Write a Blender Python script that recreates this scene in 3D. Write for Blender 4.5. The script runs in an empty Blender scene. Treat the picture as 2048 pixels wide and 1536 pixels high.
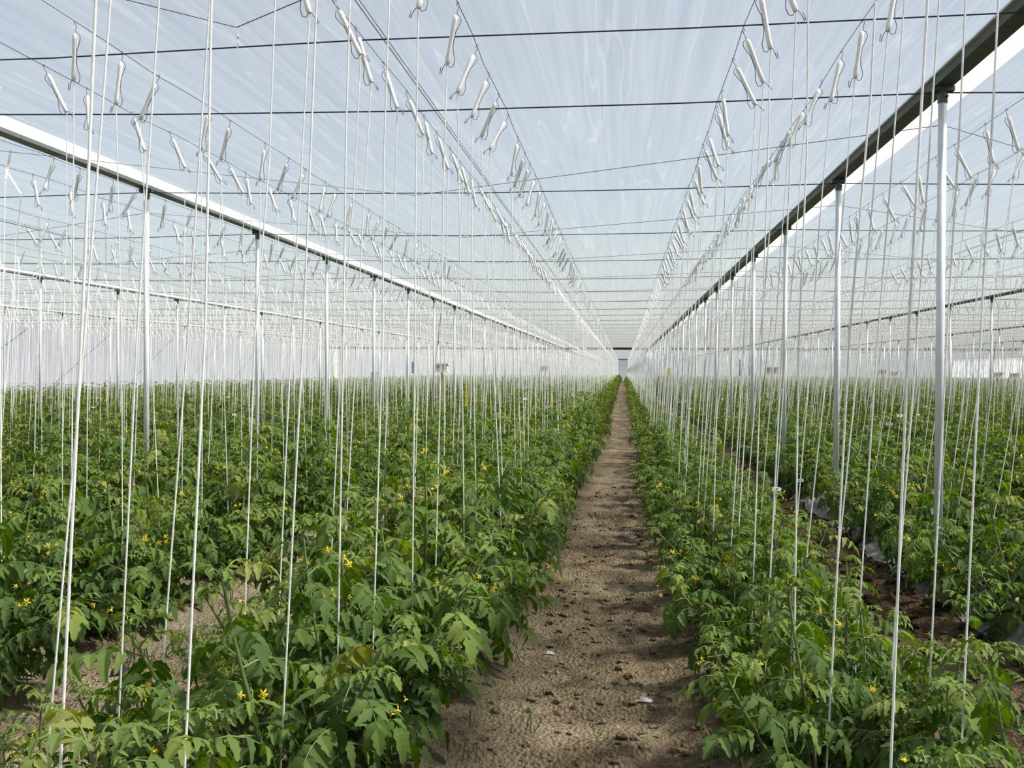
import bpy, math, random
import numpy as np
from mathutils import Matrix, Vector, Euler

rnd = random.Random(7)
nr = np.random.default_rng(11)
C = bpy.context.scene.collection
sc = bpy.context.scene
PI = math.pi

# ------------------------------------------------------------------ layout
H = 1.48                      # eye height
F = 2100.0                    # focal length in pixels of the 2048 x 1536 frame
VX, VY = 1247.0, 741.0        # where the rows vanish
ZC = H + 1.81                 # height of the cross cables and post tops
ROW0, RS = 0.84, 1.98         # first row right of the path, row spacing
WO = 0.29                     # half spacing of the two crop wires over a row
G0, GS = 2.0, 6.8             # first gutter right of the path, bay width
POST0, PSTEP = 6.93, 3.24     # first post row, spacing
XL, XR, YN, YF = -25.2, 49.6, -6.0, 168.0
YAW, PITCH, ROLL = math.atan((VX-1024)/F), math.atan((768-VY)/F), math.radians(0.3)


def at(px, py, d):
    """a point that lies d metres down the rows (y = d) in the direction of a photo position"""
    return Vector(((px-VX)/F*d, d, H-(py-VY)/F*d))


def pix(x, y, z):
    return VX + F*x/max(y, .01), VY - F*(z-H)/max(y, .01)


ORD = ('first second third fourth fifth sixth seventh eighth ninth tenth eleventh twelfth thirteenth fourteenth fifteenth '
       'sixteenth seventeenth eighteenth nineteenth').split()
TENS = {2: 'twent', 3: 'thirt', 4: 'fort', 5: 'fift', 6: 'sixt', 7: 'sevent', 8: 'eight', 9: 'ninet'}


def nth(n):
    if n <= 19:
        return ORD[n-1]
    if n > 99:
        return '%dth' % n
    t, u = divmod(n, 10)
    return TENS[t]+'ieth' if u == 0 else TENS[t]+'y-'+ORD[u-1]


def row_name(k):
    return '%s row %s of path' % ((nth(k+1), 'right') if k >= 0 else (nth(-k), 'left'))


def row_x(k):
    return ROW0 + RS*k - (.12 if k >= 1 else 0)


def wire_x(k, s):
    return ROW0 + RS*k + s*WO + .05 - (.06 if k >= 1 else 0)


# ------------------------------------------------------------------ mesh building
class MB:
    def __init__(self):
        self.v, self.f, self.m, self.n, self.t = [], [], [], 0, []

    def add(self, V, Fs, mat=0, tint=0.5):
        V = np.asarray(V, dtype=np.float64).reshape(-1, 3)
        for f in Fs:
            self.f.append([i+self.n for i in f])
            self.m.append(mat)
        self.v.append(V)
        self.t.append(np.full(len(V), tint))
        self.n += len(V)

    def box(self, c, s, mat=0, R=None):
        V = np.array([(x, y, z) for x in (-.5, .5) for y in (-.5, .5) for z in (-.5, .5)])*np.array(s)
        if R is not None:
            V = V @ np.array(R.to_3x3()).T
        self.add(V+np.array(c), [(0, 1, 3, 2), (4, 6, 7, 5), (0, 4, 5, 1), (2, 3, 7, 6), (0, 2, 6, 4), (1, 5, 7, 3)], mat)

    def tube(self, P, r, n=6, mat=0, cap=True, tint=0.5):
        P = [Vector(p) for p in P]
        rs = r if hasattr(r, '__len__') else [r]*len(P)
        V, Fs = [], []
        ref = None
        for i, p in enumerate(P):
            t = (P[min(i+1, len(P)-1)]-P[max(i-1, 0)]).normalized()
            if ref is None:
                ref = Vector((1, 0, 0)) if abs(t.x) < .8 else Vector((0, 0, 1))
            a = (ref - t*ref.dot(t)).normalized()
            b = t.cross(a)
            ref = a
            for k in range(n):
                w = 2*PI*k/n
                V.append(p + (a*math.cos(w)+b*math.sin(w))*rs[i])
        for i in range(len(P)-1):
            for k in range(n):
                k2 = (k+1) % n
                Fs.append((i*n+k, i*n+k2, (i+1)*n+k2, (i+1)*n+k))
        if cap:
            Fs.append(tuple(range(n-1, -1, -1)))
            Fs.append(tuple((len(P)-1)*n+k for k in range(n)))
        self.add([tuple(v) for v in V], Fs, mat, tint)

    def lathe(self, prof, n=10, c=(0, 0, 0), mat=0):
        V, Fs = [], []
        for r, z in prof:
            for k in range(n):
                V.append((c[0]+r*math.cos(2*PI*k/n), c[1]+r*math.sin(2*PI*k/n), c[2]+z))
        for i in range(len(prof)-1):
            for k in range(n):
                k2 = (k+1) % n
                Fs.append((i*n+k, i*n+k2, (i+1)*n+k2, (i+1)*n+k))
        Fs.append(tuple(range(n-1, -1, -1)))
        Fs.append(tuple((len(prof)-1)*n+k for k in range(n)))
        self.add(V, Fs, mat)

    def arrays(self):
        return np.concatenate(self.v), self.f, np.array(self.m), np.concatenate(self.t)

    def mesh(self, name, mats, smooth=False):
        V, Fs, m, t = self.arrays()
        return raw_mesh(name, V, Fs, mats, m, t, smooth)

    def build(self, name, mats, parent=None, smooth=False):
        return link(name, self.mesh(name, mats, smooth), parent)


def raw_mesh(name, V, Fs, mats, m=None, t=None, smooth=False):
    """Fs: a list of faces or an (n, k) array"""
    me = bpy.data.meshes.new(name)
    if isinstance(Fs, np.ndarray):
        tot = np.full(len(Fs), Fs.shape[1], dtype=np.int32)
        flat = Fs.ravel().astype(np.int32)
    else:
        tot = np.array([len(f) for f in Fs], dtype=np.int32)
        flat = np.array([i for f in Fs for i in f], dtype=np.int32)
    me.vertices.add(len(V))
    me.vertices.foreach_set('co', np.ascontiguousarray(V, dtype=np.float32).ravel())
    me.loops.add(len(flat))
    me.loops.foreach_set('vertex_index', flat)
    me.polygons.add(len(tot))
    st = np.concatenate(([0], np.cumsum(tot)[:-1])).astype(np.int32)
    me.polygons.foreach_set('loop_start', st)
    me.polygons.foreach_set('loop_total', tot)
    for a in (mats if isinstance(mats, (list, tuple)) else [mats]):
        me.materials.append(a)
    if m is not None and len(m) == len(tot):
        me.polygons.foreach_set('material_index', np.asarray(m, dtype=np.int32))
    me.polygons.foreach_set('use_smooth', np.full(len(tot), bool(smooth)))
    me.update(calc_edges=True)
    if t is not None:
        at_ = me.attributes.new('tint', 'FLOAT', 'POINT')
        at_.data.foreach_set('value', np.asarray(t, dtype=np.float32))
    return me


def link(name, me, parent=None, loc=None, rot=None):
    o = bpy.data.objects.new(name, me)
    C.objects.link(o)
    if parent is not None:
        o.parent = parent
    if loc is not None:
        o.location = loc
    if rot is not None:
        o.rotation_euler = rot
    return o


def tag(o, label=None, cat=None, group=None, kind=None):
    if label: o['label'] = label
    if cat: o['category'] = cat
    if group: o['group'] = group
    if kind: o['kind'] = kind
    return o


def thing(name, label, cat, loc, group=None, rz=0.0):
    o = bpy.data.objects.new(name, None)
    C.objects.link(o)
    o.empty_display_size = .05
    o.location = loc
    o.rotation_euler = (0, 0, rz)
    return tag(o, label, cat, group)


# ------------------------------------------------------------------ materials
def new_mat(name):
    m = bpy.data.materials.new(name)
    m.use_nodes = True
    nt = m.node_tree
    nt.nodes.clear()
    out = nt.nodes.new('ShaderNodeOutputMaterial')
    return m, nt, out


def nd(nt, kind, **kw):
    n = nt.nodes.new(kind)
    for k, v in kw.items():
        if k in n.inputs.keys():
            n.inputs[k].default_value = v
        else:
            setattr(n, k, v)
    return n


def ramp(nt, src, stops):
    r = nt.nodes.new('ShaderNodeValToRGB')
    el = r.color_ramp.elements
    while len(el) < len(stops):
        el.new(0.5)
    for e, (p, c) in zip(el, stops):
        e.position = p
        e.color = (c[0], c[1], c[2], 1) if hasattr(c, '__len__') else (c, c, c, 1)
    nt.links.new(src, r.inputs[0])
    return r


def simple(name, col, rough=.6, metal=0.0, scale=12.0, vary=.12, trans=0.0, spec=.5):
    m, nt, out = new_mat(name)
    L = nt.links
    tc = nd(nt, 'ShaderNodeTexCoord')
    no = nd(nt, 'ShaderNodeTexNoise', Scale=scale, Detail=4.0)
    L.new(tc.outputs['Object'], no.inputs['Vector'])
    lo = [c*(1-vary) for c in col]; hi = [min(1, c*(1+vary)) for c in col]
    r = ramp(nt, no.outputs['Fac'], [(.3, lo), (.7, hi)])
    p = nd(nt, 'ShaderNodeBsdfPrincipled', Roughness=rough, Metallic=metal)
    p.inputs['Specular IOR Level'].default_value = spec
    L.new(r.outputs[0], p.inputs['Base Color'])
    if trans:
        tr = nd(nt, 'ShaderNodeBsdfTranslucent')
        L.new(r.outputs[0], tr.inputs['Color'])
        mx = nd(nt, 'ShaderNodeMixShader', Fac=trans)
        L.new(p.outputs[0], mx.inputs[1]); L.new(tr.outputs[0], mx.inputs[2])
        L.new(mx.outputs[0], out.inputs[0])
    else:
        L.new(p.outputs[0], out.inputs[0])
    return m


def film(name, col, clear, tintc=(1, 1, 1), streak=(14.0, .35, 1.0), amp=.10, weave=True, trl=.75):
    """thin woven film: part clear, part scattering light through, part reflecting"""
    m, nt, out = new_mat(name)
    L = nt.links
    tc = nd(nt, 'ShaderNodeTexCoord')
    mp = nd(nt, 'ShaderNodeMapping')
    mp.inputs['Scale'].default_value = streak
    L.new(tc.outputs['Object'], mp.inputs[0])
    n1 = nd(nt, 'ShaderNodeTexNoise', Scale=1.0, Detail=5.0, Roughness=.65, Distortion=.6)
    L.new(mp.outputs[0], n1.inputs['Vector'])
    # long creases that wander along the film
    mp2 = nd(nt, 'ShaderNodeMapping')
    mp2.inputs['Scale'].default_value = (streak[0]*.22, streak[1]*.35, 1)
    mp2.inputs['Rotation'].default_value = (0, 0, .12)
    L.new(tc.outputs['Object'], mp2.inputs[0])
    n2 = nd(nt, 'ShaderNodeTexNoise', Scale=1.3, Detail=2.0, Distortion=.25)
    L.new(mp2.outputs[0], n2.inputs['Vector'])
    sub = nd(nt, 'ShaderNodeMath', operation='SUBTRACT'); sub.inputs[1].default_value = .5
    L.new(n2.outputs['Fac'], sub.inputs[0])
    ab = nd(nt, 'ShaderNodeMath', operation='ABSOLUTE'); L.new(sub.outputs[0], ab.inputs[0])
    cr = ramp(nt, ab.outputs[0], [(0.0, 1.0), (.012, 0.0)])
    r1 = ramp(nt, n1.outputs['Fac'], [(.25, clear+amp), (.8, clear-amp)])
    mul = nd(nt, 'ShaderNodeMath', operation='MULTIPLY'); mul.inputs[1].default_value = -.09
    L.new(cr.outputs[0], mul.inputs[0])
    add = nd(nt, 'ShaderNodeMath', operation='ADD', use_clamp=True)
    L.new(r1.outputs[0], add.inputs[0]); L.new(mul.outputs[0], add.inputs[1])
    tr = nd(nt, 'ShaderNodeBsdfTransparent'); tr.inputs[0].default_value = (*tintc, 1)
    tl = nd(nt, 'ShaderNodeBsdfTranslucent'); tl.inputs[0].default_value = (*col, 1)
    df = nd(nt, 'ShaderNodeBsdfDiffuse'); df.inputs[0].default_value = (*col, 1)
    m1 = nd(nt, 'ShaderNodeMixShader', Fac=trl)
    L.new(df.outputs[0], m1.inputs[1]); L.new(tl.outputs[0], m1.inputs[2])
    m2 = nd(nt, 'ShaderNodeMixShader')
    L.new(add.outputs[0], m2.inputs[0])
    L.new(m1.outputs[0], m2.inputs[1]); L.new(tr.outputs[0], m2.inputs[2])
    L.new(m2.outputs[0], out.inputs[0])
    return m


def leaf_material():
    m, nt, out = new_mat('tomato_leaf')
    L = nt.links
    a = nd(nt, 'ShaderNodeAttribute', attribute_name='tint')
    tc = nd(nt, 'ShaderNodeNewGeometry')
    no = nd(nt, 'ShaderNodeTexNoise', Scale=1.4, Detail=3.0)
    L.new(tc.outputs['Position'], no.inputs['Vector'])
    mx = nd(nt, 'ShaderNodeMath', operation='MULTIPLY_ADD')
    L.new(no.outputs['Fac'], mx.inputs[0]); mx.inputs[1].default_value = .5
    L.new(a.outputs['Fac'], mx.inputs[2])
    r = ramp(nt, mx.outputs[0], [(.2, (.030, .062, .009)), (.55, (.066, .118, .014)), (.9, (.135, .185, .024)), (1.0, (.21, .22, .05))])
    p = nd(nt, 'ShaderNodeBsdfPrincipled', Roughness=.40)
    p.inputs['Specular IOR Level'].default_value = .35
    L.new(r.outputs[0], p.inputs['Base Color'])
    # paler, matt underside
    pb = nd(nt, 'ShaderNodeBsdfPrincipled', Roughness=.75)
    hs = nd(nt, 'ShaderNodeHueSaturation', Saturation=.9, Value=1.3)
    L.new(r.outputs[0], hs.inputs['Color']); L.new(hs.outputs[0], pb.inputs['Base Color'])
    mb = nd(nt, 'ShaderNodeMixShader')
    L.new(tc.outputs['Backfacing'], mb.inputs[0]); L.new(p.outputs[0], mb.inputs[1]); L.new(pb.outputs[0], mb.inputs[2])
    tl = nd(nt, 'ShaderNodeBsdfTranslucent')
    h2 = nd(nt, 'ShaderNodeHueSaturation', Saturation=1.25, Value=2.3)
    L.new(r.outputs[0], h2.inputs['Color']); L.new(h2.outputs[0], tl.inputs['Color'])
    ms = nd(nt, 'ShaderNodeMixShader', Fac=.28)
    L.new(mb.outputs[0], ms.inputs[1]); L.new(tl.outputs[0], ms.inputs[2])
    L.new(ms.outputs[0], out.inputs[0])
    return m


def soil_material():
    m, nt, out = new_mat('soil')
    L = nt.links
    g = nd(nt, 'ShaderNodeNewGeometry')
    n1 = nd(nt, 'ShaderNodeTexNoise', Scale=2.2, Detail=8.0, Roughness=.65)
    n2 = nd(nt, 'ShaderNodeTexNoise', Scale=38.0, Detail=6.0, Roughness=.7)
    n3 = nd(nt, 'ShaderNodeTexVoronoi', Scale=55.0)
    for n in (n1, n2, n3):
        L.new(g.outputs['Position'], n.inputs['Vector'])
    ma = nd(nt, 'ShaderNodeMath', operation='MULTIPLY_ADD')
    L.new(n2.outputs['Fac'], ma.inputs[0]); ma.inputs[1].default_value = .55
    L.new(n1.outputs['Fac'], ma.inputs[2])
    r = ramp(nt, ma.outputs[0], [(.42, (.085, .060, .037)), (.62, (.225, .173, .110)), (.78, (.41, .332, .220)), (1.0, (.56, .48, .335))])
    n4 = nd(nt, 'ShaderNodeTexNoise', Scale=.9, Detail=3.0, Distortion=.5)
    L.new(g.outputs['Position'], n4.inputs['Vector'])
    dmp = ramp(nt, n4.outputs['Fac'], [(.38, .62), (.62, 1.0)])
    md = nd(nt, 'ShaderNodeMixRGB', blend_type='MULTIPLY'); md.inputs[0].default_value = 1.0
    L.new(r.outputs[0], md.inputs[1]); L.new(dmp.outputs[0], md.inputs[2])
    # the earth turns darker and redder towards the right
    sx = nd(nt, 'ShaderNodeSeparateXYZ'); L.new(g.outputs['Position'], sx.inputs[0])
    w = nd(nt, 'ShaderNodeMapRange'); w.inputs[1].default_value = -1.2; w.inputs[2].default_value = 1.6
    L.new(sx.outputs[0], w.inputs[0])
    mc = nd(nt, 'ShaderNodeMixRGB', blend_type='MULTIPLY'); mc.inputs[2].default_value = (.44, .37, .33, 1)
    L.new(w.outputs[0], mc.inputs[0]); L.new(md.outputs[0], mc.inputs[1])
    p = nd(nt, 'ShaderNodeBsdfPrincipled', Roughness=.95)
    p.inputs['Specular IOR Level'].default_value = .15
    L.new(mc.outputs[0], p.inputs['Base Color'])
    s = nd(nt, 'ShaderNodeMath', operation='ADD')
    L.new(n2.outputs['Fac'], s.inputs[0]); L.new(n3.outputs['Distance'], s.inputs[1])
    b = nd(nt, 'ShaderNodeBump', Strength=1.0, Distance=.03)
    L.new(s.outputs[0], b.inputs['Height']); L.new(b.outputs[0], p.inputs['Normal'])
    L.new(p.outputs[0], out.inputs[0])
    return m


M = {
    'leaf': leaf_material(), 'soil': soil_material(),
    'stem': simple('green_stem', (.17, .22, .07), .6, trans=.1),
    'flower': simple('yellow_petal', (.88, .70, .05), .6, trans=.3),
    'fruit': simple('green_fruit', (.28, .38, .10), .35),
    'twine': simple('white_twine', (.95, .95, .92), .7, trans=.3, scale=60),
    'bobbin': simple('wound_twine', (.94, .93, .89), .65, trans=.2, scale=90),
    'hook': simple('hook_wire', (.16, .17, .17), .5, .3),
    'wire': simple('steel_wire', (.075, .085, .095), .5, .4),
    'cable': simple('steel_cable', (.04, .045, .055), .55, .3),
    'galv': simple('galvanised_steel', (.74, .77, .80), .45, .15, scale=6, vary=.1),
    'gutter': simple('gutter_steel_shaded', (.085, .10, .095), .4, .3, scale=5, vary=.25),  # shade under the gutters is put into this dark tone
    'lip': simple('lip_and_lit_gutter_side', (.60, .68, .74), .45, .2),  # pale lip steel, also paints the gutters' right side as sunlit
    'card': simple('white_card', (.85, .86, .86), .5),
    'ink': simple('grey_ink', (.06, .06, .07), .7),
    'hive': simple('hive_card', (.90, .84, .72), .7, trans=.3),
    'hivelid': simple('hive_lid', (.85, .83, .78), .6),
    'wood': simple('old_wood', (.34, .27, .20), .8),
    'yellow': simple('yellow_trap', (.85, .70, .02), .5),
    'blue': simple('blue_trap', (.14, .38, .62), .5),
    'bluegrey': simple('blue_grey_sheet', (.42, .52, .58), .6),
    'mulch': simple('grey_mulch', (.20, .195, .185), .45, scale=25, vary=.35),
    'black': simple('black_plastic', (.02, .02, .025), .35),
    'scrap': simple('pale_scrap', (.36, .35, .33), .5),
    'litter': simple('dry_litter', (.34, .28, .18), .8, scale=3, vary=.4),
    'grass': simple('weed_grass', (.13, .21, .05), .6, trans=.3, scale=2, vary=.3),
    'slab': simple('pale_concrete', (.62, .54, .46), .8),
    'door': simple('beige_door', (.74, .68, .56), .7),
    'rope': simple('white_seam', (.85, .86, .86), .6),
    'roof': film('roof_film', (.58, .60, .60), .60, (.93, .97, 1.0), amp=.08),
    'flap': film('flap_film', (.84, .83, .79), .10, amp=.05),
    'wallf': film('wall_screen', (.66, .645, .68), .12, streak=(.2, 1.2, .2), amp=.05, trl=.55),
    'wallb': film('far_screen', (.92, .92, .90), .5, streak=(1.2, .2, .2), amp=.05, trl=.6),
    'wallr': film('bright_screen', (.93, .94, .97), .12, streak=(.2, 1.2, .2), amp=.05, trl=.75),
}

# ------------------------------------------------------------------ the setting
def vnoise(x, y, s, seed):
    X, Y = x*s, y*s
    xi, yi = np.floor(X), np.floor(Y)
    fx, fy = X-xi, Y-yi
    fx = fx*fx*(3-2*fx); fy = fy*fy*(3-2*fy)

    def hsh(a, b):
        v = np.sin(a*127.1+b*311.7+seed*74.7)*43758.5453
        return v-np.floor(v)
    a = hsh(xi, yi); b = hsh(xi+1, yi); c = hsh(xi, yi+1); d = hsh(xi+1, yi+1)
    return (a*(1-fx)+b*fx)*(1-fy)+(c*(1-fx)+d*fx)*fy - .5


def ground(x, y):
    x = np.asarray(x, dtype=float); y = np.asarray(y, dtype=float)
    u = (x-ROW0)/RS
    u = np.abs(u-np.round(u))*RS                       # distance to the next row
    bed = np.clip((.66-u)/.34, 0, 1)
    bed = bed*bed*(3-2*bed)*.10
    rough = np.where((x > 1.1), 1.5, np.where(x < -.75, 1.1, .8))
    h = vnoise(x, y, 1.1, 1)*.06 + rough*(vnoise(x, y, 4.2, 2)*.05 + vnoise(x, y, 9.5, 3)*.034 + vnoise(x, y, 14, 5)*.022 + vnoise(x, y, 24, 4)*.014)
    ridges = np.maximum(0, vnoise(x*.6, y, 7.0, 9))*.05*rough      # trodden clods across the alley
    return bed + h + ridges


xs = np.unique(np.concatenate([np.linspace(XL-.3, -4.2, 50), np.arange(-4.2, 4.2, .035), np.linspace(4.2, XR+.3, 100)]))
ys = np.unique(np.concatenate([np.arange(YN, 1.6, .3), np.arange(1.6, 9, .035), np.arange(9, 16, .07), np.arange(16, 40, .3), np.linspace(40, YF+.5, 60)]))
GX, GY = np.meshgrid(xs, ys)
GZ = ground(GX, GY)
nx, ny = len(xs), len(ys)
ii = np.arange(nx*ny).reshape(ny, nx)
quads = np.stack([ii[:-1, :-1], ii[:-1, 1:], ii[1:, 1:], ii[1:, :-1]], -1).reshape(-1, 4)
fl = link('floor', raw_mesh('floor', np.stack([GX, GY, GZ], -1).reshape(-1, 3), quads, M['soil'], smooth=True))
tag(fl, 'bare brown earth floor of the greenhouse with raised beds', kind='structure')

gutters = [(j, G0+GS*j) for j in range(-3, 7)]

# roof film: low folds from gutter to ridge, slightly slack
edges = [XL] + [g for _, g in gutters] + [XR]
rx, rz = [], []
for a, b in zip(edges[:-1], edges[1:]):
    for q in np.linspace(0, 1, 9)[:-1]:
        rx.append(a+(b-a)*q)
        rz.append(ZC+.085+.075*(1-abs(2*q-1))**.8)
rx.append(XR); rz.append(ZC+.085)
rx, rz = np.array(rx), np.array(rz)
ry = np.arange(YN, YF+.1, 1.62)
RX, RY = np.meshgrid(rx, ry)
RZ = np.repeat(rz[None, :], len(ry), 0) + vnoise(RX, RY, .45, 21)*.05*np.minimum(1, np.abs(rz-ZC-.085)/.03)[None, :]
ii = np.arange(RX.size).reshape(RX.shape)
quads = np.stack([ii[:-1, :-1], ii[:-1, 1:], ii[1:, 1:], ii[1:, :-1]], -1).reshape(-1, 4)
tag(link('ceiling', raw_mesh('ceiling', np.stack([RX, RY, RZ], -1).reshape(-1, 3), quads, M['roof'], smooth=True)),
    'translucent white woven roof film over the whole greenhouse', kind='structure')

# doubled strip of film beside every gutter
for n, (j, gx) in enumerate(gutters):
    b = MB()
    yy = np.linspace(YN, YF, 80)
    V, Fs = [], []
    for i, y in enumerate(yy):
        V += [(gx+.064, y, ZC+.028), (gx+.15, y, ZC+.030+.006*math.sin(y*1.3)), (gx+.26+.012*math.sin(y*.9), y, ZC+.045)]
        if i:
            k = 3*i
            Fs += [(k-3, k-2, k+1, k), (k-2, k-1, k+2, k+1)]
    b.add(V, Fs)
    tag(b.build('trim_%d' % (n+1), M['flap'], smooth=True), 'white doubled film strip along the roof gutter', kind='structure')


def wall(name, pts, mat, label):
    b = MB(); b.add(pts, [(0, 1, 2, 3)])
    tag(b.build(name, mat), label, kind='structure')


wt = ZC+.09
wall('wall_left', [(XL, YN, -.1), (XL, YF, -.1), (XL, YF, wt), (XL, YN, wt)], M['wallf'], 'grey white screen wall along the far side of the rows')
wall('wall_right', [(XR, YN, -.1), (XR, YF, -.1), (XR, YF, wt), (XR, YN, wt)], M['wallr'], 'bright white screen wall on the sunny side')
wall('wall_far', [(XL, YF, -.1), (XR, YF, -.1), (XR, YF, wt), (XL, YF, wt)], M['wallb'], 'pale screen wall at the end of the path')
wall('wall_near', [(XL, YN, -.1), (XR, YN, -.1), (XR, YN, wt), (XL, YN, wt)], M['wallb'], 'pale screen wall behind the viewer')

# door in the left wall
dp = thing('door_1', None, None, (XL+.06, 90.0, 0)); tag(dp, kind='structure')
b = MB(); b.box((0, 0, 1.55), (.05, 1.1, 3.1)); b.build('door_panel', M['door'], dp)
b = MB()
for s in (-1, 1):
    b.box((.02, s*.6, 1.6), (.09, .09, 3.2))
b.box((.02, 0, 3.2), (.09, 1.3, .12)); b.box((.03, 0, 2.0), (.06, 1.1, .06))
b.build('door_frame', M['galv'], dp)
b = MB(); b.tube([(.05, .4, 1.05), (.1, .4, 1.05), (.1, .28, 1.05)], .014, 6); b.build('door_handle', M['hook'], dp)

# ------------------------------------------------------------------ gutters, posts, cables, wires
for j, gx in gutters:
    b = MB()
    prof = [(-.075, .05), (-.056, .0), (.056, .0), (.068, .030), (.062, .034), (.050, .006), (-.050, .006), (-.068, .053)]
    yy = [YN+.05] + [POST0+PSTEP*i for i in range(-3, 50) if POST0+PSTEP*i < YF] + [YF-.05]
    V, Fs, gm = [], [], []
    for i, y in enumerate(yy):
        V += [(gx+x, y, ZC+z) for x, z in prof]
        if i:
            for k in range(8):
                k2 = (k+1) % 8
                Fs.append(((i-1)*8+k, (i-1)*8+k2, i*8+k2, i*8+k)); gm.append(1 if k == 2 else 0)  # right face coloured as sunlit, the other faces as shaded steel
    Fs.append(tuple(range(7, -1, -1))); Fs.append(tuple((len(yy)-1)*8+k for k in range(8)))
    b.add(V, Fs)
    nm = '%s gutter %s of the path' % ((nth(j+1), 'right') if j >= 0 else (nth(-j), 'left'))
    root = thing('roof_gutter', 'long dark steel roof gutter, '+nm, 'gutter', (0, 0, 0), 'roof gutters')
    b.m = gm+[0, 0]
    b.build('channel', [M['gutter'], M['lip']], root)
    b = MB()
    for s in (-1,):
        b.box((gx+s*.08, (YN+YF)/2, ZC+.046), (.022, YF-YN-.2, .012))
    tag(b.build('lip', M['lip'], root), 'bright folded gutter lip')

pole = MB()
pole.lathe([(.0265, 0), (.0265, ZC-.02)], 16)
pole_me = pole.mesh('pole', M['galv'], True)
clamp = MB()
clamp.lathe([(.031, -.10), (.031, -.03)], 14)
clamp.box((0, 0, -.015), (.13, .07, .03))
clamp.tube([(.02, -.04, -.065), (.02, .04, -.065)], .007, 6)
clamp_me = clamp.mesh('clamp', M['gutter'])
far_posts = MB()
for j, gx in gutters:
    cnt = 0
    for i in range(-2, 50):
        y = POST0+PSTEP*i
        if y > YF-1 or y < 1 or i < 0 and y < 5:
            continue
        px, _ = pix(gx, y, 2)
        if 78 < y < 90 and abs(y-84) < 2:
            continue
        if -40 < px < 2090 and y < 92:
            cnt += 1
            side = (nth(j+1)+' gutter right') if j >= 0 else (nth(-j)+' gutter left')
            root = thing('support_post', 'thin galvanised round post, %s from the front under %s of path' % (nth(cnt), side), 'post', (gx, y, 0), 'gutter posts')
            link('pole', pole_me, root)
            link('clamp', clamp_me, root, (0, 0, ZC))
        elif -400 < px < 2450:
            far_posts.tube([(gx, y, 0), (gx, y, ZC)], .0265, 5)
tag(far_posts.build('distant_posts', M['galv']), 'thin far posts beyond the cross gutter', 'posts', kind='stuff')

# cross cables, tied to every post row
cable_y = [5.42] + [POST0+PSTEP*i for i in range(0, 50) if POST0+PSTEP*i < YF-1]
for n, y in enumerate(cable_y):
    b = MB()
    P = []
    for a, c in zip(edges[:-1], edges[1:]):
        for q in (0, .25, .5, .75):
            P.append((a+(c-a)*q, y, ZC-.035-.045*math.sin(PI*q)-(.10*min(1, max(0, (-2.1-(a+(c-a)*q))/1.6)) if n == 0 else 0)))
    P.append((XR, y, ZC-.035))
    b.tube(P, .0048 if n else .004, 5)
    tag(b.build('cross_cable', M['cable']), 'dark steel cable spanning all bays, %s cable from the front' % nth(n+1), 'cable', 'cross cables')

# zigzag bracing wires from posts to mid bay of the next cable
for n in range(0, 24):
    y0, y1 = (POST0+PSTEP*n, POST0+PSTEP*(n+1))
    if n == 0:
        pass
    b = MB()
    P = [(XL+.06, y0, ZC-.24)]
    for j, gx in gutters:
        P.append((gx-GS/2-.65, y1-.02, ZC-.10))
        P.append((gx, y0, ZC-.24))
    b.tube(P, .0022, 4)
    o = b.build('bracing_wire', M['wire'])
    tag(o, 'thin zigzag bracing wire between posts, %s from the front' % nth(n+2), 'wire', 'zigzag bracing wires')
b = MB()
P = [(XL+.06, 2.2, ZC-.2)]
for j, gx in gutters:
    P.append((gx-GS/2-.65, 5.40, ZC-.0)); P.append((gx, 2.2, ZC+.0))
b.tube(P, .0028, 4)
tag(b.build('bracing_wire', M['wire']), 'thin zigzag bracing wire between posts, first from the front', 'wire', 'zigzag bracing wires')

# wire clips where bracing wire is tied to the cables
clip = MB(); clip.tube([(0, 0, .03), (.008, 0, .015), (-.006, 0, 0), (.008, 0, -.02), (0, 0, -.045)], .004, 5)
clip_me = clip.mesh('wire_clip', M['lip'])
for n, y in enumerate([5.42, POST0+PSTEP, POST0+2*PSTEP]):
    o = link('wire_clip', clip_me, None, (G0-GS/2-.65, y-.01, ZC-.06))
    tag(o, 'small pale wire clip tying bracing to the %s cable from the front' % nth([1, 3, 4][n]), 'clip', 'wire clips')

# ridge wires with pale film seam
for a, c in zip(edges[:-1], edges[1:]):
    mx_ = (a+c)/2
    j = int(round((c-G0)/GS))
    root = thing('ridge_wire', 'dark ridge wire with pale seam under roof film, %s bay %s' % ((nth(j), 'right of path') if j > 0 else (nth(1-j), 'from path leftward')), 'wire', (mx_, 0, 0), 'ridge wires')
    b = MB(); b.tube([(0, y, ZC+.135+.006*math.sin(y*2.1)) for y in np.arange(YN+.1, YF, 3.24)], .0024, 4); b.build('steel_line', M['wire'], root)
    b = MB(); b.tube([(-.022, y, ZC+.140+.004*math.sin(y*1.7)) for y in np.arange(YN+.1, YF, 3.24)], .0045, 4); tag(b.build('film_seam', M['rope'], root), 'pale seam line')

rows = list(range(-12, 24))
# crop wires, two over each row
for k in rows:
    for s in (-1, 1):
        x = wire_x(k, s)
        b = MB()
        P = []
        for i, y in enumerate(np.concatenate([np.arange(YN+.1, 30, .54), np.arange(30, YF, 3.24)])):
            near = y < 30
            P.append((x+(rnd.uniform(-.008, .008) if near else 0), y, ZC-.045-(rnd.uniform(0, .022) if near else .01)))
        b.tube(P, .0019, 4)
        tag(b.build('crop_wire', M['wire']), 'thin dark crop wire under the roof, %s side of %s' % ('left' if s < 0 else 'right', row_name(k)), 'wire', 'crop wires over the rows')

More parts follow.
